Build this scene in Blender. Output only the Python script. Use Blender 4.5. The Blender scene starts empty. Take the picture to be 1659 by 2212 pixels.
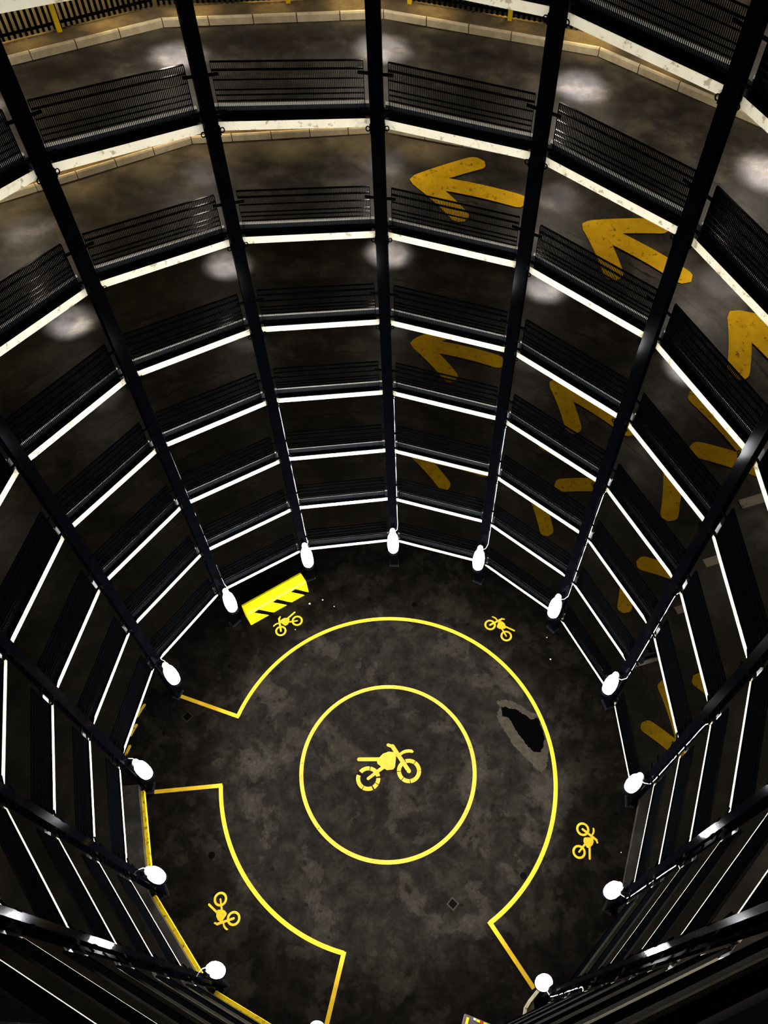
import bpy, math, random
from mathutils import Vector, Matrix
random.seed(7)
sc = bpy.context.scene
C = bpy.context.collection
PI = math.pi
S = 3.1                       # metres per unit: the inner painted circle has radius 1 unit
STEP = math.radians(24.0)     # fifteen columns round the shaft
PHASE = PI/2 + math.radians(-4.607)
RV = 2.786                    # radius of the corners of the inner slab edge
AP = RV*math.cos(STEP/2)
HALF = RV*math.sin(STEP/2)
SLOPE = 0.1259                # fall per bay, clockwise
PITCH = 0.9443                # height between ramps
BASE = 0.4964
TOP = 0.13                    # slab thickness

# ---------------------------------------------------------------- light levels
P_FLOOD = 1250.0
E_LENS = 4.0
DECK_BROAD = {0: 4, 1: 8, 2: 9, 3: 34, 4: 36, 5: 200, 6: 270, 7: 280, 8: 240, 9: 220, 10: 220}
DECK_POOL = {3: 110, 4: 2000, 5: 420, 6: 2700, 7: 600}

def ang(k): return PHASE - k*STEP
def zlow(k, j): return BASE - SLOPE*k + PITCH*j
def frac_z(k):
    """piecewise ruled height parameter: linear along each chord"""
    b = math.floor(k); f = k - b - .5
    return b + .5 + math.tan(f*STEP)/(2*math.tan(STEP/2))
def deck_z(k, j, h=TOP): return BASE - SLOPE*frac_z(k) + PITCH*j + h
def pol(r, k, z): return (r*math.cos(ang(k)), r*math.sin(ang(k)), z)
def poly_r(rv, k):
    f = k - math.floor(k) - .5
    return rv*math.cos(STEP/2)/math.cos(f*STEP)

# ---------------------------------------------------------------- mesh helpers
class MB:
    def __init__(s): s.v = []; s.f = []; s.sm = []
    def add(s, vs, fs, smooth=False):
        n = len(s.v); s.v += [tuple(v) for v in vs]
        for f in fs: s.f.append([i+n for i in f]); s.sm.append(smooth)
        return s
    def box(s, x0, x1, y0, y1, z0, z1, sl=0.0):
        """axis box whose z shears with x (sl = dz/dx)"""
        vs = [(x, y, z + sl*x) for z in (z0, z1) for x, y in ((x0, y0), (x1, y0), (x1, y1), (x0, y1))]
        return s.add(vs, [(3, 2, 1, 0), (4, 5, 6, 7), (0, 1, 5, 4), (1, 2, 6, 5), (2, 3, 7, 6), (3, 0, 4, 7)])
    def tube(s, pts, r, n=8, closed=False):
        P = [Vector(p) for p in pts]; m = len(P); vs = []
        up = None
        for i, p in enumerate(P):
            a = P[i-1] if (i > 0 or closed) else p
            b = P[(i+1) % m] if (i < m-1 or closed) else p
            t = (b-a).normalized()
            if up is None: up = Vector((0, 0, 1)) if abs(t.z) < .9 else Vector((1, 0, 0))
            x = t.cross(up)
            if x.length < 1e-6: x = t.cross(Vector((0, 1, 0)))
            x.normalize(); y = x.cross(t).normalized()
            for q in range(n):
                c = 2*PI*q/n; vs.append(p + r*(math.cos(c)*x + math.sin(c)*y))
        fs = []
        for i in range(m if closed else m-1):
            for q in range(n):
                a = i*n+q; b = i*n+(q+1) % n; i2 = (i+1) % m
                fs.append((a, b, i2*n+(q+1) % n, i2*n+q))
        if not closed:
            fs.append(tuple(range(n))[::-1]); fs.append(tuple((m-1)*n+q for q in range(n)))
        return s.add(vs, fs, True)
    def lathe(s, prof, cx=0, cy=0, n=20):
        vs = []; fs = []; m = len(prof)
        for r, z in prof:
            for q in range(n):
                c = 2*PI*q/n; vs.append((cx+r*math.cos(c), cy+r*math.sin(c), z))
        for i in range(m-1):
            for q in range(n):
                fs.append((i*n+q, i*n+(q+1) % n, (i+1)*n+(q+1) % n, (i+1)*n+q))
        fs.append(tuple(range(n))[::-1]); fs.append(tuple((m-1)*n+q for q in range(n)))
        return s.add(vs, fs, True)
    def prism(s, pts, z0, z1):
        n = len(pts)
        a = sum(pts[i][0]*pts[(i+1) % n][1]-pts[(i+1) % n][0]*pts[i][1] for i in range(n))
        if a < 0: pts = pts[::-1]
        vs = [(x, y, z0) for x, y in pts]+[(x, y, z1) for x, y in pts]
        fs = [tuple(range(n))[::-1], tuple(range(n, 2*n))]+[(i, (i+1) % n, n+(i+1) % n, n+i) for i in range(n)]
        return s.add(vs, fs)
    def mesh(s, name, m):
        me = bpy.data.meshes.new(name)
        me.from_pydata([(x*S, y*S, z*S) for x, y, z in s.v], [], s.f)
        me.polygons.foreach_set('use_smooth', s.sm)
        if m: me.materials.append(m)
        me.update()
        return me
    def build(s, name, m, parent=None, loc=None, rz=0):
        return link(name, s.mesh(name, m), parent, loc, rz)

def link(name, me, parent=None, loc=None, rz=0):
    o = bpy.data.objects.new(name, me); C.objects.link(o)
    if parent: o.parent = parent
    if loc: o.location = tuple(c*S for c in loc)
    o.rotation_euler = (0, 0, rz)
    return o
def tag(o, label=None, cat=None, group=None, kind=None):
    if label: o['label'] = label
    if cat: o['category'] = cat
    if group: o['group'] = group
    if kind: o['kind'] = kind
    return o
def empty(name, loc, rz=0):
    o = bpy.data.objects.new(name, None); o.empty_display_size = .2
    C.objects.link(o); o.location = tuple(c*S for c in loc); o.rotation_euler = (0, 0, rz); return o

# ---------------------------------------------------------------- materials
class NT:
    def __init__(s, name):
        s.m = bpy.data.materials.new(name); s.m.use_nodes = True
        s.t = s.m.node_tree; s.b = s.t.nodes['Principled BSDF']
    def n(s, ty, **kw):
        x = s.t.nodes.new(ty)
        for k, v in kw.items():
            if k in x.inputs: x.inputs[k].default_value = v
            else: setattr(x, k, v)
        return x
    def l(s, a, b): s.t.links.new(a, b)
    def pos(s): return s.n('ShaderNodeNewGeometry').outputs['Position']
    def noise(s, scale, detail=4, rough=.6, vec=None, dist=0.0):
        x = s.n('ShaderNodeTexNoise', Scale=scale, Detail=detail, Roughness=rough, Distortion=dist)
        s.l(vec if vec is not None else s.pos(), x.inputs['Vector']); return x.outputs['Fac']
    def ramp(s, fac, stops):
        x = s.n('ShaderNodeValToRGB'); e = x.color_ramp.elements
        while len(e) < len(stops): e.new(.5)
        for q, (p, c) in zip(e, stops): q.position = p; q.color = (*c, 1) if len(c) == 3 else c
        s.l(fac, x.inputs['Fac']); return x.outputs['Color']
    def mix(s, fac, a, b, mode='MIX'):
        x = s.n('ShaderNodeMixRGB', blend_type=mode)
        for v, q in ((fac, 'Fac'), (a, 'Color1'), (b, 'Color2')):
            if hasattr(v, 'is_output'): s.l(v, x.inputs[q])
            elif isinstance(v, tuple): x.inputs[q].default_value = (*v, 1)
            else: x.inputs[q].default_value = v
        return x.outputs['Color']
    def math(s, op, a, b=None):
        x = s.n('ShaderNodeMath', operation=op)
        for i, v in enumerate((a, b)):
            if v is None: continue
            if hasattr(v, 'is_output'): s.l(v, x.inputs[i])
            else: x.inputs[i].default_value = v
        return x.outputs[0]
    def out(s, col=None, rough=.6, metal=0.0, spec=.5):
        if col is not None:
            if hasattr(col, 'is_output'): s.l(col, s.b.inputs['Base Color'])
            else: s.b.inputs['Base Color'].default_value = (*col, 1)
        if hasattr(rough, 'is_output'): s.l(rough, s.b.inputs['Roughness'])
        else: s.b.inputs['Roughness'].default_value = rough
        s.b.inputs['Metallic'].default_value = metal
        s.b.inputs['Specular IOR Level'].default_value = spec
        return s.m
    def bump(s, h, strength=.3, dist=.01):
        x = s.n('ShaderNodeBump', Strength=strength, Distance=dist)
        s.l(h, x.inputs['Height']); s.l(x.outputs['Normal'], s.b.inputs['Normal'])

def mat_floor():
    t = NT('pit_concrete')
    big = t.noise(.5, 9, .68, dist=.25); mid = t.noise(1.7, 6, .65, dist=.4); fine = t.noise(9, 5, .7); gr = t.noise(42, 2, .6)
    base = t.ramp(mid, [(.30, (.0018, .0014, .0010)), (.48, (.0042, .0033, .0024)), (.66, (.0085, .0068, .0049))])
    pale = t.ramp(big, [(.53, (0, 0, 0)), (.565, (.55, .55, .55)), (.60, (.5, .5, .5)), (.62, (1, 1, 1)), (.72, (.7, .7, .7))])
    c = t.mix(t.math('MULTIPLY', pale, .62), base, (.022, .0178, .0130))
    c = t.mix(.55, c, t.ramp(fine, [(.3, (.35, .35, .35)), (.7, (1.5, 1.5, 1.45))]), 'MULTIPLY')
    c = t.mix(.45, c, t.ramp(gr, [(.3, (.45, .45, .45)), (.7, (1.5, 1.5, 1.5))]), 'MULTIPLY')
    spots = t.ramp(t.noise(4.3, 2, .4), [(.27, (.25, .25, .25)), (.33, (1, 1, 1))])
    c = t.mix(.8, c, spots, 'MULTIPLY')
    t.bump(gr, .25, .004)
    return t.out(c, .9, 0, .03)
def mat_deck():
    t = NT('worn_asphalt')
    p = t.pos()
    sep = t.n('ShaderNodeSeparateXYZ'); t.l(p, sep.inputs[0])
    r = t.math('SQRT', t.math('ADD', t.math('POWER', sep.outputs[0], 2.0), t.math('POWER', sep.outputs[1], 2.0)))
    wob = t.math('MULTIPLY', t.math('SUBTRACT', t.noise(.7, 3), .5), .35)
    r2 = t.math('ADD', r, wob)
    track = t.ramp(t.math('DIVIDE', t.math('SUBTRACT', r2, 8.6), 4.2),
                   [(0, (.9, .9, .9)), (.22, (.55, .55, .55)), (.36, (1.1, 1.1, 1.1)), (.52, (1.2, 1.2, 1.2)), (.68, (.5, .5, .5)), (.84, (.9, .9, .9)), (1, (.6, .6, .6))])
    base = t.ramp(t.noise(1.3, 6, .65, dist=.3), [(.32, (.008, .0064, .0047)), (.5, (.026, .021, .0155)), (.66, (.064, .053, .038))])
    c = t.mix(.8, base, track, 'MULTIPLY')
    # construction joint running along the lane
    joint = t.math('ABSOLUTE', t.math('SUBTRACT', t.math('ADD', r, t.math('MULTIPLY', t.math('SUBTRACT', t.noise(1.6, 3), .5), .5)), 10.0))
    c = t.mix(t.ramp(joint, [(.015, (1, 1, 1)), (.04, (0, 0, 0))]), c, (.008, .007, .006))
    gr = t.noise(38, 2, .7)
    c = t.mix(.6, c, t.ramp(gr, [(.3, (.35, .35, .35)), (.7, (1.6, 1.6, 1.6))]), 'MULTIPLY')
    t.bump(t.noise(60, 2, .7), .5, .006)
    return t.out(c, t.ramp(t.noise(3, 3), [(.3, (.42, .42, .42)), (.7, (.62, .62, .62))]), 0, .5)
def mat_beam():
    t = NT('pale_painted_concrete')
    c = t.ramp(t.noise(2.2, 5, .7), [(.28, (.55, .47, .31)), (.42, (.82, .735, .52)), (.7, (.89, .81, .60))])
    st = t.ramp(t.noise(5.5, 3, .6), [(.33, (.36, .30, .20)), (.41, (1, 1, 1))])
    return t.out(t.mix(.75, c, st, 'MULTIPLY'), .8, 0, .2)
def mat_kerb():
    t = NT('kerb_stone')
    c = t.ramp(t.noise(3.5, 4, .7), [(.3, (.42, .35, .22)), (.7, (.66, .58, .40))])
    return t.out(c, .8, 0, .2)
def mat_walk():
    t = NT('walkway_concrete')
    c = t.ramp(t.noise(2.5, 5, .7), [(.3, (.075, .055, .028)), (.7, (.17, .13, .07))])
    return t.out(c, .85, 0, .2)
def mat_wall():
    t = NT('outer_wall_concrete')
    return t.out(t.ramp(t.noise(1.5, 5, .7), [(.3, (.10, .085, .06)), (.7, (.24, .21, .15))]), .9, 0, .2)
def mat_steel():
    t = NT('dark_painted_steel')
    return t.out(t.ramp(t.noise(4, 3), [(.3, (.0020, .0024, .003)), (.7, (.0035, .004, .005))]), .12, 0, .02)
def plain_mesh():
    t = NT('matt_black_mesh')
    return t.out(t.ramp(t.noise(4, 3), [(.3, (.0008, .0010, .0012)), (.7, (.0014, .0017, .0021))]), .6, 0, 0.0)
def mat_column():
    t = NT('black_column_paint')
    return t.out(t.ramp(t.noise(3, 3), [(.3, (.0005, .0006, .0009)), (.7, (.0009, .001, .0015))]), .09, 0, .0016)
def mat_yellow(name, col, wear):
    t = NT(name)
    w = t.ramp(t.noise(7, 6, .75), [(wear, (.12, .12, .12)), (wear+.10, (1, 1, 1))])
    c = t.mix(1.0, t.ramp(t.noise(2.5, 4), [(.3, tuple(q*.75 for q in col)), (.7, col)]), w, 'MULTIPLY')
    return t.out(c, .75, 0, .04)
def plain(name, col, rough=.6, metal=0, spec=.4):
    return NT(name).out(col, rough, metal, spec)
def glow(name, col, strength):
    t = NT(name); t.b.inputs['Emission Color'].default_value = (*col, 1); t.b.inputs['Emission Strength'].default_value = strength
    return t.out((.8, .8, .8), .3)

M_FLOOR = mat_floor(); M_DECK = mat_deck(); M_BEAM = mat_beam(); M_KERB = mat_kerb(); M_WALK = mat_walk(); M_WALL = mat_wall()
M_STEEL = mat_steel(); M_MESH = plain_mesh(); M_COL = mat_column()
M_SOFFIT = plain('soffit_concrete', (.10, .09, .075), .9)
M_LINE = mat_yellow('yellow_floor_paint', (.56, .345, .016), .29)
M_INNER = mat_yellow('worn_yellow_floor_paint', (.42, .225, .024), .31)
M_ARROW = mat_yellow('yellow_ramp_paint', (.72, .42, .012), .33)
M_EDGEY = mat_yellow('yellow_edge_paint', (.75, .50, .015), .36)
M_SYM = mat_yellow('yellow_symbol_paint', (.76, .51, .024), .28)
M_BARR = plain('yellow_plastic', (.93, .86, .0), .38, 0, .5)
M_BLACK = plain('black_stripe_paint', (.001, .001, .001), .7, 0, .02)
M_POSTY = plain('yellow_post_paint', (.85, .60, .01), .5)
M_LENS = glow('lamp_lens', (.93, .95, 1.0), E_LENS)
M_CABLE = plain('white_cable_sheath', (.85, .87, .9), .5)
M_MUD = NT('dried_mud'); M_MUD = M_MUD.out(M_MUD.ramp(M_MUD.noise(6, 5, .7), [(.3, (.010, .008, .0057)), (.7, (.024, .0196, .014))]), .9, 0, .02)
M_PUD = plain('black_oil', (.0004, .0004, .0004), .8, 0, 0.0)
M_WHITE = plain('white_paper', (.9, .9, .9), .8)
M_STOP = mat_yellow('dirty_white_paint', (.42, .37, .30), .33)
M_EDGEW = plain('pale_lip_concrete', (.80, .75, .62), .8, 0, .1)
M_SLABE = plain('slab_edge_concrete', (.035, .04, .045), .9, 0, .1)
M_RED = plain('red_paint', (.55, .02, .02), .5)
M_DRAIN = plain('dark_cast_iron', (.0015, .0014, .0012), .8, 0, 0.0)

# ---------------------------------------------------------------- pit floor and outer wall
def ring_poly(r, n=60): return [(r*math.cos(2*PI*i/n), r*math.sin(2*PI*i/n)) for i in range(n)]
tag(MB().prism(ring_poly(5.45), -.12, 0).build('floor', M_FLOOR), kind='structure')
w = MB()
wi = [pol(5.2/math.cos(STEP/2), k, 0)[:2] for k in range(15)]; wo = [pol(5.4/math.cos(STEP/2), k, 0)[:2] for k in range(15)]
vs = [(x, y, z) for z in (0, 10.3) for x, y in wi] + [(x, y, z) for z in (0, 10.3) for x, y in wo]
fs = []
for i in range(15):
    j = (i+1) % 15
    fs += [(j, i, 15+i, 15+j), (30+i, 30+j, 45+j, 45+i), (15+j, 15+i, 45+i, 45+j), (i, j, 30+j, 30+i)]
w.add(vs, fs)
tag(w.build('wall_outer', M_WALL), kind='structure')

# ---------------------------------------------------------------- camera model (used only to skip hidden repeats)
F_PX = 1755.7; PITCH_C = math.radians(56.706); ROLL = math.radians(-3.108)
CAM = Vector((0.1183, -2.6688, 9.4803))
fwd = Vector((0, math.cos(PITCH_C), -math.sin(PITCH_C))); rt = Vector((1, 0, 0)); upv = rt.cross(fwd)
cr, sr = math.cos(ROLL), math.sin(ROLL)
R_ = cr*rt + sr*upv; U_ = -sr*rt + cr*upv
def in_view(p, mg=160):
    d = Vector(p)-CAM; z = d.dot(fwd)
    if z < .05: return False
    x = 829.5+F_PX*d.dot(R_)/z; y = 1106-F_PX*d.dot(U_)/z
    return -mg < x < 1659+mg and -mg < y < 2212+mg

# ---------------------------------------------------------------- the two interleaved ramps
ZMAX = 9.5
def exists(b, j):
    """is there a slab in the bay b..b+1 of ramp turn j"""
    if j % 2 == 0: kk = b + 0*15
    s = j % 2; turn = (j-s)//2; kabs = b-15*turn         # unrolled column index on its strand
    low = 3 if s == 0 else 10
    if kabs > low: return False
    if s == 1 and kabs == 3: return False                # the lower ramp's opening
    return zlow(b+1, j) < ZMAX and zlow(b, j) >= 0
def unroll(b, j): s = j % 2; return b-15*((j-s)//2)
bays = [(b, j) for j in range(-1, 12) for b in range(-7, 8) if exists(b, j)]
yellow_edge = lambda b, j: j == -1

def strand_mesh(s):
    slab = MB(); kerb = MB(); walk = MB()
    RK, RW, RO = 4.03, 4.052, 4.27
    for b, j in bays:
        if j % 2 != s: continue
        q = []
        for k in (b, b+1):
            z = zlow(k, j); zb = max(z, .003) if j > 0 else max(z, .003)
            q.append((k, zb, z+TOP))
        (k0, a0, t0), (k1, a1, t1) = q
        ri = RV+.042
        vs = [pol(ri, k0, a0), pol(ri, k1, a1), pol(RO, k1, a1), pol(RO, k0, a0),
              pol(ri, k0, t0), pol(ri, k1, t1), pol(RO, k1, t1), pol(RO, k0, t0)]
        slab.add(vs, [(0, 1, 2, 3), (7, 6, 5, 4), (0, 4, 5, 1), (2, 6, 7, 3), (1, 5, 6, 2), (3, 7, 4, 0)])
        # kerb stones: chamfered, with open joints
        n = 5
        for i in range(n):
            ka = b+i/n+.002; kb = b+(i+1)/n-.002
            sec = [(RK, .001), (RK, .050), (RK+.006, .062), (RW, .062), (RW, .001)]
            vs = []
            for kk in (ka, kb):
                for rr, h in sec: vs.append(pol(poly_r(rr, kk), kk, deck_z(kk, j)+h))
            m = len(sec)
            kerb.add(vs, [tuple(range(m))[::-1], tuple(range(m, 2*m))]+[(e, (e+1) % m, m+(e+1) % m, m+e) for e in range(m)])
        vs = [pol(RW+.001, k0, t0+.001), pol(RW+.001, k1, t1+.001), pol(RO, k1, t1+.001), pol(RO, k0, t0+.001),
              pol(RW+.001, k0, t0+.060), pol(RW+.001, k1, t1+.060), pol(RO, k1, t1+.060), pol(RO, k0, t0+.060)]
        walk.add(vs, [(0, 1, 2, 3), (7, 6, 5, 4), (0, 4, 5, 1), (2, 6, 7, 3), (1, 5, 6, 2), (3, 7, 4, 0)])
    return slab, kerb, walk

ramps = []
for s in (0, 1):
    a, kb, wk = strand_mesh(s)
    if s == 0:      # the foot of the ramp runs out on to the pit floor
        ri = RV+.042; z4 = zlow(4, 0)+TOP
        a.add([pol(ri, 4, .003), pol(ri, 5, .003), pol(4.27, 5, .003), pol(4.27, 4, .003), pol(ri, 4, z4), pol(4.27, 4, z4), pol(ri, 5, .008), pol(4.27, 5, .008)],
              [(0, 1, 2, 3), (5, 7, 6, 4), (0, 4, 6, 1), (2, 7, 5, 3), (0, 3, 5, 4), (1, 6, 7, 2)])
    rp = tag(a.build('ramp_deck', M_DECK), kind='structure')
    kb.build('kerb', M_KERB, rp); wk.build('walkway', M_WALK, rp)
    ramps.append(rp)

# edge beams: one pale beam per bay between two columns
SL = -SLOPE/(2*HALF)
def bay_rz(b): return ang(b+.5)-PI/2
def bay_loc(b, j, z=0.0): a = ang(b+.5); return (AP*math.cos(a), AP*math.sin(a), zlow(b+.5, j)+z)
beam = MB()
L = HALF-.052
beam.box(-L, L, 0, .0415, 0, .064, SL)
ME_BEAM = beam.mesh('edge_beam', M_BEAM)
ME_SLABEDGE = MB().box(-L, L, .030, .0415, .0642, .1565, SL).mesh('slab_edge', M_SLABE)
ME_LIP = MB().box(-L, L, .028, .040, .157, .173, SL).mesh('deck_lip', M_EDGEW)
yb = MB(); yb.add([(x, y, z+SL*x) for y in (0, .038) for z in (.0, .062) for x in (-L, L)],
         [(0, 1, 3, 2), (5, 4, 6, 7), (2, 3, 7, 6), (1, 0, 4, 5), (0, 2, 6, 4), (3, 1, 5, 7)])
ME_YB = yb.mesh('edge_beam', M_EDGEY)
def bay_seen(b, j):
    return any(in_view(pol(RV, b+f, zlow(b+f, j)+h), 140) for f in (0, .25, .5, .75, 1) for h in (0, .25, .47))
for b, j in bays:
    if not bay_seen(b, j): continue
    o = link('edge_beam', ME_YB if yellow_edge(b, j) else ME_BEAM, ramps[j % 2], bay_loc(b, j), bay_rz(b))
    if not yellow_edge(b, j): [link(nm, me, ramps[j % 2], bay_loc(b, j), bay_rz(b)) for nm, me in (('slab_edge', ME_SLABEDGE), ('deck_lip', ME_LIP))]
    if yellow_edge(b, j): o['label'] = 'worn yellow painted ramp edge'

# ---------------------------------------------------------------- words for places
ORD = ['zeroth', 'first', 'second', 'third', 'fourth', 'fifth', 'sixth', 'seventh', 'eighth', 'ninth', 'tenth', 'eleventh']
def col_words(k):
    if k == 0: return 'far middle column'
    return f"{ORD[abs(k)]} column {'right' if k > 0 else 'left'} of the far middle column"
def bay_words(b):
    n = b+1 if b >= 0 else -b
    return f"{ORD[n]} bay {'right' if b >= 0 else 'left'} of the far middle column"
def tier(b, j):
    n = sum(1 for (bb, jj) in bays if bb == b and 0 <= jj <= j)
    return 'lowest' if n == 1 else ORD[n]

# ---------------------------------------------------------------- railings
RL = HALF-.085                                   # half length of a panel
M_GLINT = plain('glint_top_face', (.02, .02, .022), .16, .9)  # glossier, lighter top faces put in so the matt rails show lamp glints
def rail_mesh(mb, name):
    me = mb.mesh(name, M_MESH); me.materials.append(M_GLINT)
    me.polygons[1].material_index = 1
    return me
def rail_bar(z, h=.007, d=.012, l=RL, y=.006): return MB().box(-l, l, y-d/2, y+d/2, z-h/2, z+h/2, SL)
gr = MB()
n = 80
for i in range(n+1):
    x = -RL+2*RL*i/n; wd = .0019 if 0 < i < n else .0035
    gr.box(x-wd/2, x+wd/2, -.001, .0125, .084, .462, SL)
ME_GRILLE = gr.mesh('grille', M_MESH)
ME_TOP = rail_mesh(rail_bar(.466, .007, .014), 'top_rail')
ME_HAND = rail_mesh(rail_bar(.412, .010, .014), 'handrail')
RAILS = [rail_mesh(rail_bar(z, .0050, .012), 'rail') for z in (.347, .281, .245, .206)]
ME_BOT = rail_bar(.0765, .017, .024).mesh('bottom_rail', M_MESH)
for b, j in sorted(bays, key=lambda t: (t[1], abs(t[0]))):
    if j < 0 or not bay_seen(b, j): continue
    r = empty('mesh_railing', bay_loc(b, j), bay_rz(b))
    tag(r, f"dark mesh railing on the {tier(b, j)} tier up, {bay_words(b)}", 'railing', 'mesh railings round the shaft')
    for nm, me in [('grille', ME_GRILLE), ('top_rail', ME_TOP), ('handrail', ME_HAND), ('bottom_rail', ME_BOT)]+[('rail', q) for q in RAILS]:
        link(nm, me, r)

# ---------------------------------------------------------------- columns
shaft = MB()
CW, CF, CB = .049, 2.708, 2.768                 # half width, front and back radius
H_COL = 10.2
# wide-flange section: two flanges and a web, closed to the front
shaft.box(-CW, CW, CF, CF+.016, .02, H_COL); shaft.box(-CW, CW, CB-.016, CB, .02, H_COL); shaft.box(-.03, .03, CF+.016, CB-.016, .02, H_COL)
ME_SHAFT = shaft.mesh('shaft', M_COL)
bp = MB().box(-.064, .064, CF-.02, CB+.016, 0, .012)
for x in (-.054, .054):
    for y in (CF-.010, CB+.006): bp.box(x-.009, x+.009, y-.009, y+.009, .012, .026)
ME_BASE = bp.mesh('base_plate', plain('dull_base_steel', (.012, .013, .014), .6, 0, .1))
br = MB()
for z in (.412, .160):
    br.box(CW, .118, CF+.004, CF+.016, z-.009, z+.009, SL); br.box(-.118, -CW, CF+.004, CF+.016, z-.009, z+.009, SL)
for sx in (-1, 1):
    pts = [(sx*(CW+.018)+.014*math.cos(a), CF+.008, .028+.018*math.sin(a)) for a in [2*PI*i/12 for i in range(12)]]
    br.tube(pts, .0045, 6, True)
    br.box(min(sx*CW, sx*(CW+.006)), max(sx*CW, sx*(CW+.006)), CF-.004, CF+.02, .0, .06)
ME_BRK = br.mesh('rail_bracket', M_MESH)
for k in range(-7, 8):
    c = empty('steel_column', (0, 0, 0), ang(k)-PI/2)
    c.location = (0, 0, 0)
    # the empty stands at the foot of the column, its parts keep their own offset
    foot = Vector(pol((CF+CB)/2, k, 0))
    c.location = foot*S
    lab = 'black steel column at the far middle of the shaft' if k == 0 else f"black steel column, {ORD[abs(k)]} to the {'right' if k > 0 else 'left'} of the far middle one"
    tag(c, lab, 'column', 'steel columns round the shaft')
    off = (0, -(CF+CB)/2, 0)
    link('shaft', ME_SHAFT, c, off); link('base_plate', ME_BASE, c, off)
    for j in range(0, 11):
        if zlow(k, j) > .1 and zlow(k, j) < 9.4 and in_view(pol(RV, k, zlow(k, j)+.2), 60):
            link('rail_bracket', ME_BRK, c, (0, -(CF+CB)/2, zlow(k, j)))

# ---------------------------------------------------------------- floodlights on the columns
ZL = .765
lens = MB().lathe([(.018, -.25), (.046, -.238), (.064, -.20), (.072, -.11), (.071, .0), (.062, .09), (.044, .15), (.024, .178), (.012, .183)], 0, 0, 20)
ME_LENS = lens.mesh('lens', M_LENS)
ME_CAP = MB().lathe([(.010, .200), (.030, .203), (.035, .222), (.030, .255), (.012, .268)], 0, 0, 16).mesh('lamp_cap', glow('lamp_cap_glow', (.85, .9, 1.0), 6.0))
hb = MB().lathe([(.03, -.285), (.052, -.282), (.066, -.262), (.062, -.246), (.02, -.252)], 0, 0, 20)
hb.box(-.02, .02, .045, .082, -.25, .22)
ME_HOUSE = hb.mesh('housing', M_STEEL)
for k in range(-7, 8):
    rl = CF-.085
    f = empty('floodlight', pol(rl, k, ZL), ang(k)-PI/2)
    tag(f, 'glowing white floodlight on the far middle column' if k == 0 else f"glowing white floodlight on the {col_words(k)}", 'light', 'floodlights on the columns')
    link('lens', ME_LENS, f); link('lamp_cap', ME_CAP, f); link('housing', ME_HOUSE, f)
    zt = zlow(k, 3)-ZL if k <= 6 else zlow(k, 3)-ZL
    rnd = random.Random(k+40)
    pts = [(.085, .150, zt+.02), (.066, .125, zt+.03), (.0575, .118, zt-.03)]
    for i in range(1, 12):
        u = i/12; pts.append((.0575+rnd.uniform(-.0012, .0015), .116, (zt-.03)*(1-u)+.21*u))
    pts += [(.058, .110, .200), (.055, .05, .192), (.018, .0, .200)]
    cb = MB().tube(pts, .0042, 6); cb.build('cable', M_CABLE, f)
    li = bpy.data.lights.new('flood_beam', 'AREA'); li.shape = 'RECTANGLE'; li.size = .11*S; li.size_y = .26*S
    li.energy = P_FLOOD; li.color = (.96, .97, 1.0)
    lo = bpy.data.objects.new('flood_beam', li); C.objects.link(lo)
    a = ang(k); tilt = math.radians(31)
    d = Vector((-math.cos(a)*math.cos(tilt), -math.sin(a)*math.cos(tilt), math.sin(tilt)))
    lo.location = (Vector(pol(rl-.085, k, ZL))+d*.01)*S
    lo.rotation_euler = d.to_track_quat('-Z', 'Y').to_euler()

# ---------------------------------------------------------------- luminaires under the decks (light only; the fittings are above the view)
def spot(p, energy, size, col, blend=1.0, soft=.05):
    li = bpy.data.lights.new('deck_luminaire', 'SPOT'); li.energy = energy; li.spot_size = math.radians(size); li.spot_blend = blend
    li.shadow_soft_size = soft*S; li.color = col
    o = bpy.data.objects.new('deck_luminaire', li); C.objects.link(o); o.location = Vector(p)*S
    return o
for b, j in bays:
    if j < 0: continue
    k = b
    p = pol(3.60, k, deck_z(k, j)+.76)
    if not in_view(pol(3.5, k, deck_z(k, j)), 420): continue
    spot(p, DECK_BROAD[j], 158, (1.0, .88, .72))
    if j in DECK_POOL and -4 <= k <= 4: spot(p, DECK_POOL[j], 35, (1.0, .96, 1.0))
def warm(r, k, z, e, size, aim):
    """sodium lamp with its own reflector, aimed along (outward, down)"""
    o = spot(pol(r, k, z), e, size, (1.0, .70, .28), .8, .04); o.name = o.data.name = 'sodium_lamp'
    a = ang(k); d = Vector((math.cos(a)*aim[0], math.sin(a)*aim[0], -aim[1]))
    o.rotation_euler = d.to_track_quat('-Z', 'Y').to_euler()
for i in range(13):
    k = -2.3+.36*i; warm(4.17, k, deck_z(k, 6)+.66, 300, 50, (0, 1))
for i in range(8):
    k = -2.3+.36*i; warm(4.16, k, deck_z(k, 5)+.66, 170, 70, (-.15, 1))
for k in (-2.6, -2.1, -1.6, -1.15): warm(4.40, k, deck_z(k, 6)+.45, 420, 120, (1, .15))
for k in (1.3, 1.7, 2.1, 2.5): warm(4.17, k, deck_z(k, 7)+.66, 130, 60, (-.2, 1))

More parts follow.
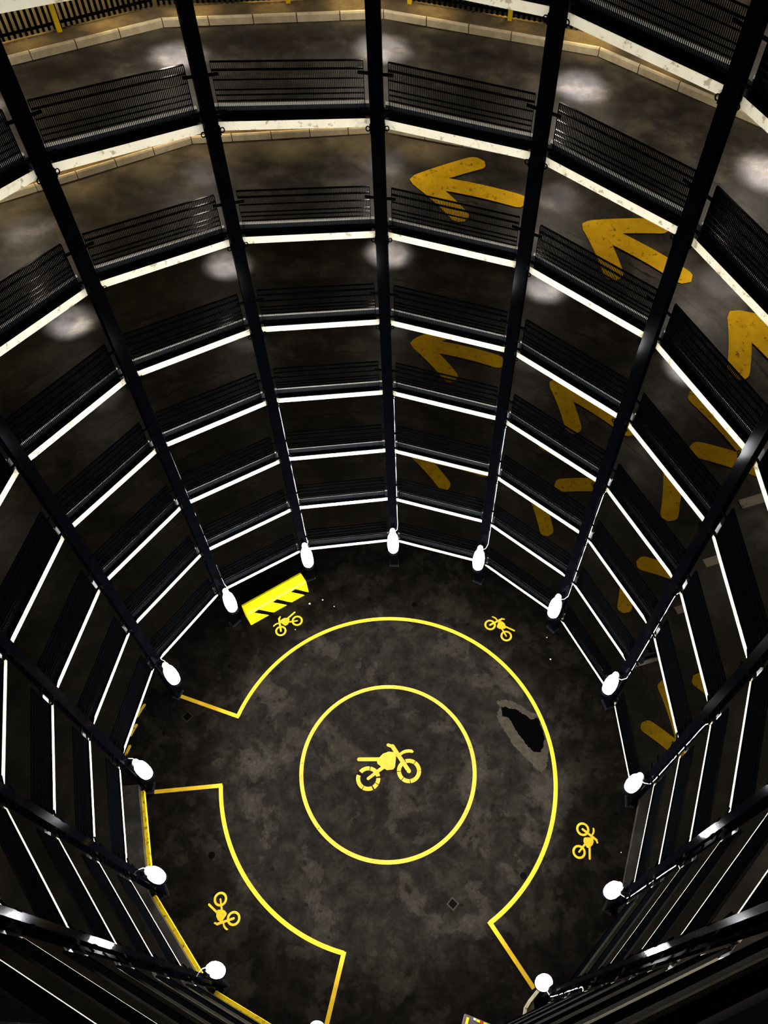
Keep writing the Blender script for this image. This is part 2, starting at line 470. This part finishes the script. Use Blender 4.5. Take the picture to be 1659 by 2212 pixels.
# ---------------------------------------------------------------- slat fence on the outer edge of the upper ramp
for b in (-3, -2, -1, 0, 1):
    j = 6; RF = 4.24
    apf = RF*math.cos(STEP/2); hf = RF*math.sin(STEP/2); slf = -SLOPE/(2*hf)
    a = ang(b+.5)
    r = empty('slat_fence', (apf*math.cos(a), apf*math.sin(a), deck_z(b+.5, j)+.061), a-PI/2)
    tag(r, f"slatted fence outside the upper ramp, {bay_words(b)}", 'fence', 'slat fences of the upper ramp')
    sl = MB(); m = 42
    for i in range(m):
        x = -hf+.03+(2*hf-.06)*i/(m-1); sl.box(x-.010, x+.010, -.012, -.004, .015, .74, slf)
    sl.box(-hf+.02, hf-.02, -.004, .004, .04, .06, slf); sl.box(-hf+.02, hf-.02, -.004, .004, .62, .64, slf)
    sl.build('slats', M_STEEL, r)
    for u in (.12, .57):
        x = -hf+2*hf*u
        MB().box(x-.017, x+.017, -.040, -.014, 0.0, .74, slf).build('post', M_POSTY, r)['label'] = 'bright yellow fence post'

# ---------------------------------------------------------------- painted arrows on the ramps
def strip_on_deck(mb, p0, p1, wd, j, lift=.003, zfun=None):
    """rounded painted bar between (r,k) points, laid on the deck"""
    a = Vector((p0[1]*STEP*3.39, p0[0])); b = Vector((p1[1]*STEP*3.39, p1[0]))
    d = (b-a); ln = d.length; d.normalize(); nn = Vector((-d.y, d.x))
    rows = []
    N = 28
    for i in range(N+1):
        s = -wd/2+(ln+wd)*i/N
        e = min(s+wd/2, ln+wd/2-s)
        hw = wd/2 if e > wd/2 else math.sqrt(max(0, (wd/2)**2-(wd/2-e)**2))
        hw = max(hw, .002)
        rows.append([a+d*s+nn*hw*q for q in (-1, -.5, 0, .5, 1)])
    vs = []; fs = []
    for row in rows:
        for q in row:
            k = q.x/(STEP*3.39); z = zfun(k) if zfun else deck_z(k, j)
            vs.append(pol(q.y, k, z+lift))
    for i in range(N):
        for q in range(4):
            f = (i*5+q, i*5+q+1, (i+1)*5+q+1, (i+1)*5+q)
            fs.append(f)
    # face upward
    v0, v1, v2 = (Vector(vs[i]) for i in fs[N*2][:3])
    if (v1-v0).cross(v2-v0).z < 0: fs = [f[::-1] for f in fs]
    mb.add(vs, fs)
def arrow(tip, j, sgn, zfun=None):
    mb = MB()
    strip_on_deck(mb, (3.39, tip+sgn*.03), (3.39, tip+sgn*.61), .172, j, .0030, zfun)
    strip_on_deck(mb, (3.40, tip+sgn*.04), (3.74, tip+sgn*.31), .172, j, .0032, zfun)
    strip_on_deck(mb, (3.38, tip+sgn*.04), (3.03, tip+sgn*.31), .172, j, .0034, zfun)
    o = mb.build('painted_arrow', M_ARROW)
    b = math.floor(tip)
    tag(o, f"yellow arrow painted on the {tier(b, j) if j else 'lowest'} tier ramp, {bay_words(b)}", 'arrow', 'arrows painted on the ramps')
for j in (5, 3, 1):
    for tp in (.18, 1.22, 2.19): arrow(tp, j, 1)
for j, tp in ((4, 2.80), (2, 1.87), (2, 2.80), (2, 3.80), (0, 3.66)): arrow(tp, j, -1)
zf = lambda k: (deck_z(k, 0) if k < 4 else (zlow(4, 0)+TOP)*(1-(k-4))+.008*(k-4))
arrow(4.60, 0, -1, zf)
for j in (4, 3, 2):
    mb = MB()
    k0, k1 = 2.90, 2.96
    vs = []; fs = []
    for i in range(9):
        r_ = 3.05+.75*i/8
        for k in (k0, k1): vs.append(pol(r_, k, deck_z(k, j)+.003))
    for i in range(8): fs.append((2*i+1, 2*i, 2*i+2, 2*i+3)[::-1])
    mb.add(vs, fs)
    tag(mb.build('painted_stop_line', M_STOP), f"dirty white stop line across the {tier(2, j)} tier ramp, by the third column right", 'road line', 'stop lines across the ramps')

# cross barrier closing the ramp opening at the third column on the right
cbk = 3.03
cz = zlow(3, 1)+TOP
cbr = empty('cross_barrier', pol(2.85, cbk, cz-SLOPE*0), ang(cbk))
tag(cbr, 'dark two rail barrier across the second tier ramp beside the ramp opening', 'barrier')
for z in (.17, .33): MB().box(0, 1.15, -.012, .012, z-.02, z+.02).build('rail', M_STEEL, cbr)
for x in (.02, .57, 1.12): MB().box(x-.018, x+.018, .013, .045, 0, .37).build('post', M_STEEL, cbr)

# ---------------------------------------------------------------- painted lines on the pit floor
LW = .0225
def arc_line(mb, r, ka, kb, n):
    vs = []; fs = []
    for i in range(n+1):
        k = ka+(kb-ka)*i/n
        vs += [pol(r-LW, k, .0022), pol(r+LW, k, .0022)]
    m = n
    for i in range(m): fs.append((2*i, 2*i+2, 2*i+3, 2*i+1)[::-1])
    v0, v1, v2 = (Vector(vs[q]) for q in fs[0][:3])
    if (v1-v0).cross(v2-v0).z < 0: fs = [f[::-1] for f in fs]
    mb.add(vs, fs)
def rad_line(mb, k, r0, r1):
    a = ang(k); t = Vector((-math.sin(a), math.cos(a)))*LW; u = Vector((math.cos(a), math.sin(a)))
    p = [u*r0-t, u*r1-t, u*r1+t, u*r0+t]
    mb.add([(q.x, q.y, .0026) for q in p], [(0, 1, 2, 3)])
mb = MB(); arc_line(mb, 1.0, 0, 15, 120)
tag(mb.build('painted_circle', M_INNER), 'inner yellow circle painted round the central motorcycle symbol', 'floor marking')
mb = MB(); arc_line(mb, 1.918, -3.01, 6.01, 110); rad_line(mb, -3.01, 1.9, 2.69); rad_line(mb, 6.01, 1.9, 2.63)
tag(mb.build('painted_boundary', M_LINE), 'long outer yellow arc with a straight end line at both gaps', 'floor marking')
mb = MB(); arc_line(mb, 1.926, 7.99, 10.96, 50); rad_line(mb, 10.96, 1.91, 2.69); rad_line(mb, 7.99, 1.91, 2.6)
tag(mb.build('painted_boundary', M_LINE), 'short yellow arc on the near left of the pit floor with bent ends', 'floor marking')
for ka, kb in ((-3.72, -3.60), (-3.50, -3.40), (-3.32, -3.2)):
    mb = MB(); strip_on_deck(mb, (3.10, ka), (3.07, kb), .035, 0, .0022, lambda k: 0.0)
    tag(mb.build('painted_dash', M_EDGEY), 'short yellow dash under the lowest ramp, fourth bay left of the far middle column', 'floor marking', 'yellow dashes under the lowest ramp')

# motorcycle symbol: x from rear hub to front hub (length 1), y towards the saddle
def capsule(p0, p1, w0, w1=None, n=8):
    w1 = w1 or w0; a = Vector(p0); b = Vector(p1); d = (b-a).normalized(); t = math.atan2(d.y, d.x)
    return [(a.x+w0*math.cos(t+PI/2+PI*i/n), a.y+w0*math.sin(t+PI/2+PI*i/n)) for i in range(n+1)] + \
           [(b.x+w1*math.cos(t-PI/2+PI*i/n), b.y+w1*math.sin(t-PI/2+PI*i/n)) for i in range(n+1)]
def motorcycle(loc, front, mirror, label, worn):
    rear = Vector(loc); d = Vector(front)-rear; Ls = d.length; e = d/Ls; nn = Vector((-e.y, e.x))*(-1 if mirror else 1)
    cen = (rear+Vector(front))/2
    mb = MB(); lay = [0]
    def P(q): v = rear+e*q[0]*Ls+nn*q[1]*Ls-cen; return (v.x, v.y)
    def flat(poly):
        lay[0] += 1; z = .0022+.00012*lay[0]
        pts = [P(q) for q in poly]; n = len(pts)
        a = sum(pts[i][0]*pts[(i+1) % n][1]-pts[(i+1) % n][0]*pts[i][1] for i in range(n))
        if a < 0: pts = pts[::-1]
        mb.add([(x, y, z) for x, y in pts], [tuple(range(n))])
    def wheel(cx, gaps):
        for g0, g1 in gaps:
            m = max(3, int((g1-g0)/8)); vs = []
            for i in range(m+1):
                a = math.radians(g0+(g1-g0)*i/m)
                for r in (.195, .292): x, y = P((cx+r*math.cos(a), r*math.sin(a))); vs.append((x, y, .0022))
            fs = [(2*i, 2*i+1, 2*i+3, 2*i+2) for i in range(m)]
            v0, v1, v2 = (Vector(vs[q]) for q in fs[0][:3])
            if (v1-v0).cross(v2-v0).z < 0: fs = [f[::-1] for f in fs]
            mb.add(vs, fs)
    if worn:
        wheel(0, [(20, 68), (72, 130), (150, 228), (232, 284), (292, 318), (322, 352), (2, 18)])
        wheel(1, [(-8, 42), (46, 98), (102, 170), (174, 218), (222, 264), (268, 350)])
    else:
        wheel(0, [(0, 360)]); wheel(1, [(0, 360)])
    flat([(.28, .31), (.37, .21), (.48, .115), (.63, .105), (.685, .15), (.765, .43), (.72, .515), (.60, .55), (.45, .525), (.345, .445), (.28, .43)])
    flat(capsule((-.145, .497), (.36, .405), .046))
    flat(capsule((.40, .20), (.0, .0), .044, .036))
    flat(capsule((.618, .712), (.725, .648), .040)); flat(capsule((.715, .66), (.998, -.005), .052, .050))
    pts = [(.80, .385), (.86, .43), (.93, .465), (1.01, .482), (1.09, .475), (1.17, .452)]
    up = [(x, y+.040) for x, y in pts]; dn = [(x, y-.040) for x, y in pts[::-1]]
    flat(up+[(1.205, .44)]+dn)
    o = mb.build('painted_motorcycle', M_INNER if worn else M_SYM, None, (cen.x, cen.y, 0))
    tag(o, label, 'floor marking', 'motorcycle symbols on the pit floor')
motorcycle((-.229, -.091), (.244, -.029), False, 'large yellow motorcycle symbol in the middle of the inner circle', True)
motorcycle((-1.073, 1.956), (-1.281, 1.825), True, 'small yellow motorcycle symbol right in front of the yellow barrier', False)
motorcycle((1.574, 1.586), (1.389, 1.751), True, 'small yellow motorcycle symbol beyond the black puddle, far right of the outer arc', False)
motorcycle((2.036, -.998), (2.118, -.767), True, 'small yellow motorcycle symbol outside the near right end of the outer arc', False)
motorcycle((-1.852, -1.274), (-1.700, -1.468), True, 'small yellow motorcycle symbol outside the short arc, near left of the pit', False)

# ---------------------------------------------------------------- puddle with its muddy rim
random.seed(3)
def rough_poly(pts, amp, sub=5):
    out = []
    for i, p in enumerate(pts):
        q = pts[(i+1) % len(pts)]
        for s_ in range(sub):
            u = s_/sub; out.append((p[0]+(q[0]-p[0])*u+random.uniform(-amp, amp), p[1]+(q[1]-p[1])*u+random.uniform(-amp, amp)))
    return out
pc = Vector((1.64, .36))
rim = [(1.355, .745), (1.45, .76), (1.557, .725), (1.64, .66), (1.707, .607), (1.80, .55), (1.862, .486), (1.90, .288), (1.875, .10), (1.854, .0), (1.81, -.09), (1.765, -.12), (1.70, -.09), (1.667, -.02), (1.56, .10), (1.47, .22), (1.41, .36), (1.36, .45), (1.33, .56), (1.375, .66)]
pud = [(1.399, .672), (1.46, .662), (1.52, .635), (1.571, .632), (1.60, .60), (1.68, .55), (1.746, .491), (1.80, .515), (1.825, .50), (1.825, .43), (1.855, .345), (1.85, .25), (1.822, .16), (1.79, .115), (1.753, .096), (1.692, .124), (1.64, .19), (1.595, .276), (1.523, .391), (1.49, .49), (1.455, .545), (1.395, .55), (1.40, .61)]
pe = empty('oil_puddle', (pc.x, pc.y, 0))
tag(pe, 'jagged black puddle with a pale muddy rim against the outer yellow arc', 'puddle')
MB().prism([(x-pc.x, y-pc.y) for x, y in rough_poly(rim, .012)], .0002, .0010).build('muddy_rim', M_MUD, pe)
MB().prism([(x-pc.x, y-pc.y) for x, y in rough_poly(pud, .008, 4)], .0011, .0018).build('liquid', M_PUD, pe)

# ---------------------------------------------------------------- yellow barrier with black stripes
B0 = Vector((-1.667, 1.929)); B1 = Vector((-.926, 2.354)); dB = (B1-B0); lb = dB.length; dB.normalize()
mid = (B0+B1)/2; rzb = math.atan2(dB.y, dB.x)
be = empty('traffic_barrier', (mid.x, mid.y, 0), rzb)
tag(be, 'yellow plastic barrier with black diagonal stripes standing by the far left railing', 'barrier')
h = lb/2
sec = [(0, 0), (-.006, .06), (.000, .295), (.012, .318), (.034, .326), (.125, .330), (.150, .322), (.160, .30), (.166, .06), (.16, 0)]
bb = MB(); vs = []; m = len(sec)
xs = [-h, -h+.008, h-.008, h]
for i, x in enumerate(xs):
    q = .96 if i in (0, 3) else 1
    for y, z in sec: vs.append((x, .08+(y-.08)*q, z*(q if z > .1 else 1)))
fs = [tuple(range(m)), tuple(3*m+i for i in range(m))[::-1]]
for i in range(3):
    for e in range(m): fs.append((i*m+e, i*m+(e+1) % m, (i+1)*m+(e+1) % m, (i+1)*m+e)[::-1])
bb.add(vs, fs); bo = bb.build('body', M_BARR, be)
for u in (.115, .425, .735):
    xa = -h+lb*u
    mb = MB(); y0, y1 = -.0085, -.0055
    q = [(xa, .265), (xa+.060, .278), (xa+.23, .012), (xa+.165, .012)]
    vs = [(x, y, z) for y in (y0, y1+.012) for x, z in q]
    mb.add(vs, [(3, 2, 1, 0), (4, 5, 6, 7), (0, 1, 5, 4), (1, 2, 6, 5), (2, 3, 7, 6), (3, 0, 4, 7)])
    mb.build('stripe', M_BLACK, be)['label'] = 'black diagonal stripe'

# ---------------------------------------------------------------- curved kerb island and striped board at the near edge
isl = [(1.50, -2.185), (1.393, -2.255), (1.286, -2.35), (1.235, -2.41), (1.212, -2.48), (1.205, -2.56), (1.215, -2.70), (1.31, -2.72), (1.325, -2.55), (1.335, -2.43), (1.335, -2.365), (1.412, -2.278), (1.515, -2.205)]
ic = Vector((1.33, -2.5))
ie = empty('kerb_island', (ic.x, ic.y, 0)); tag(ie, 'curved pale concrete kerb round the foot of a near right column', 'kerb')
MB().prism([(x-ic.x, y-ic.y) for x, y in isl], 0, .050).build('slab', M_WALK, ie)
edge = MB()
for i in range(6):
    p = Vector(isl[i]); q = Vector(isl[i+1]); d = (q-p).normalized(); nn = Vector((-d.y, d.x))
    quad = [p-ic, q-ic, q-ic+nn*.028, p-ic+nn*.028]
    edge.prism([tuple(v) for v in quad], .0505, .066)
edge.build('kerb_lip', M_KERB, ie)

sb0 = Vector((.640, -2.440)); sb1 = Vector((.90, -2.545)); ds = (sb1-sb0); ls = ds.length
se = empty('striped_barricade', ((sb0.x+sb1.x)/2, (sb0.y+sb1.y)/2, 0), math.atan2(ds.y, ds.x))
tag(se, 'dark barricade with yellow, red and white bands at the bottom edge of the pit', 'barrier')
x0 = ls/2
MB().box(-x0, x0, -.10, 0, .02, .245).build('body', plain('purple_grey_plastic', (.13, .09, .11), .6), se)
MB().box(-x0+.02, -x0+.045, -.085, -.02, .2455, .249).build('band', M_BARR, se)
MB().box(-x0+.085, -x0+.11, -.022, -.004, .2455, .249).build('band', M_WHITE, se)
MB().box(-x0+.115, -x0+.15, -.026, -.006, .2455, .249).build('band', M_BARR, se)
MB().box(-x0+.155, -x0+.18, -.03, -.006, .2455, .249).build('band', M_RED, se)
MB().box(-x0+.185, x0-.02, -.03, -.006, .2455, .249).build('band', M_BARR, se)
for x in (-x0+.03, x0-.03): MB().box(x-.02, x+.02, -.12, .02, 0, .02).build('foot', M_BLACK, se)

# ---------------------------------------------------------------- drains and litter
def disc(name, x, y, r, lab, sq=False):
    e = empty(name, (x, y, 0)); tag(e, lab, 'drain')
    if sq:
        MB().prism([(r, 0), (0, r), (-r, 0), (0, -r)], .0003, .0022).build('cover', M_DRAIN, e)
        MB().prism([(r*1.35, 0), (0, r*1.35), (-r*1.35, 0), (0, -r*1.35)], .0001, .0009).build('frame', M_MUD, e)
    else:
        MB().lathe([(r, .0003), (r, .0024), (r*.8, .0028)], 0, 0, 16).build('cover', M_DRAIN, e)
        MB().lathe([(r*1.25, .0001), (r*1.25, .0010), (r*1.2, .0012)], 0, 0, 16).build('frame', M_FLOOR, e)
disc('drain', .445, 2.09, .033, 'small round dark drain just outside the far side of the outer arc')
disc('drain', -1.976, -.827, .036, 'small round dark drain on the left between the short arc and the railing')
disc('drain', 1.40, -1.205, .035, 'small round dark drain touching the outer arc on the near right')
disc('manhole_cover', -2.384, .761, .055, 'square dark cover on the pit floor by the left gap line', True)
disc('manhole_cover', .62, -1.442, .050, 'square dark cover on the near floor between the two arcs', True)
for i, (x, y, s_) in enumerate(((-.913, 2.192, .016), (-.744, 2.236, .012), (-.594, 2.133, .008), (-1.096, 1.834, .008), (2.079, 1.537, .008), (2.079, 1.243, .012), (2.488, -1.026, .008))):
    a = i*1.1
    pts = [(s_*math.cos(a+q)*(1 if e % 2 else .6), s_*math.sin(a+q)*(1 if e % 2 else .6)) for e, q in enumerate((0, 1.1, 2.2, 3.3, 4.4, 5.4))]
    o = MB().prism(pts, .0004, .004).build('litter_scrap', M_WHITE, None, (x, y, 0))
    tag(o, 'tiny white scrap of litter lying on the dark pit floor', 'litter', 'white litter scraps on the pit floor')

# ---------------------------------------------------------------- world, camera, view
wd = bpy.data.worlds.new('night'); sc.world = wd; wd.use_nodes = True
wd.node_tree.nodes['Background'].inputs[0].default_value = (.010, .011, .014, 1)
wd.node_tree.nodes['Background'].inputs[1].default_value = .05
cd = bpy.data.cameras.new('camera'); cam = bpy.data.objects.new('camera', cd); C.objects.link(cam)
cd.sensor_fit = 'VERTICAL'; cd.sensor_height = 36.0; cd.lens = F_PX/2212*36.0; cd.clip_start = .05; cd.clip_end = 200
M = Matrix((R_, U_, -fwd)).transposed().to_4x4(); M.translation = CAM*S
cam.matrix_world = M
sc.camera = cam
sc.view_settings.view_transform = 'Standard'; sc.view_settings.look = 'None'; sc.view_settings.gamma = 1; sc.view_settings.exposure = 0
sc.view_settings.use_curve_mapping = False
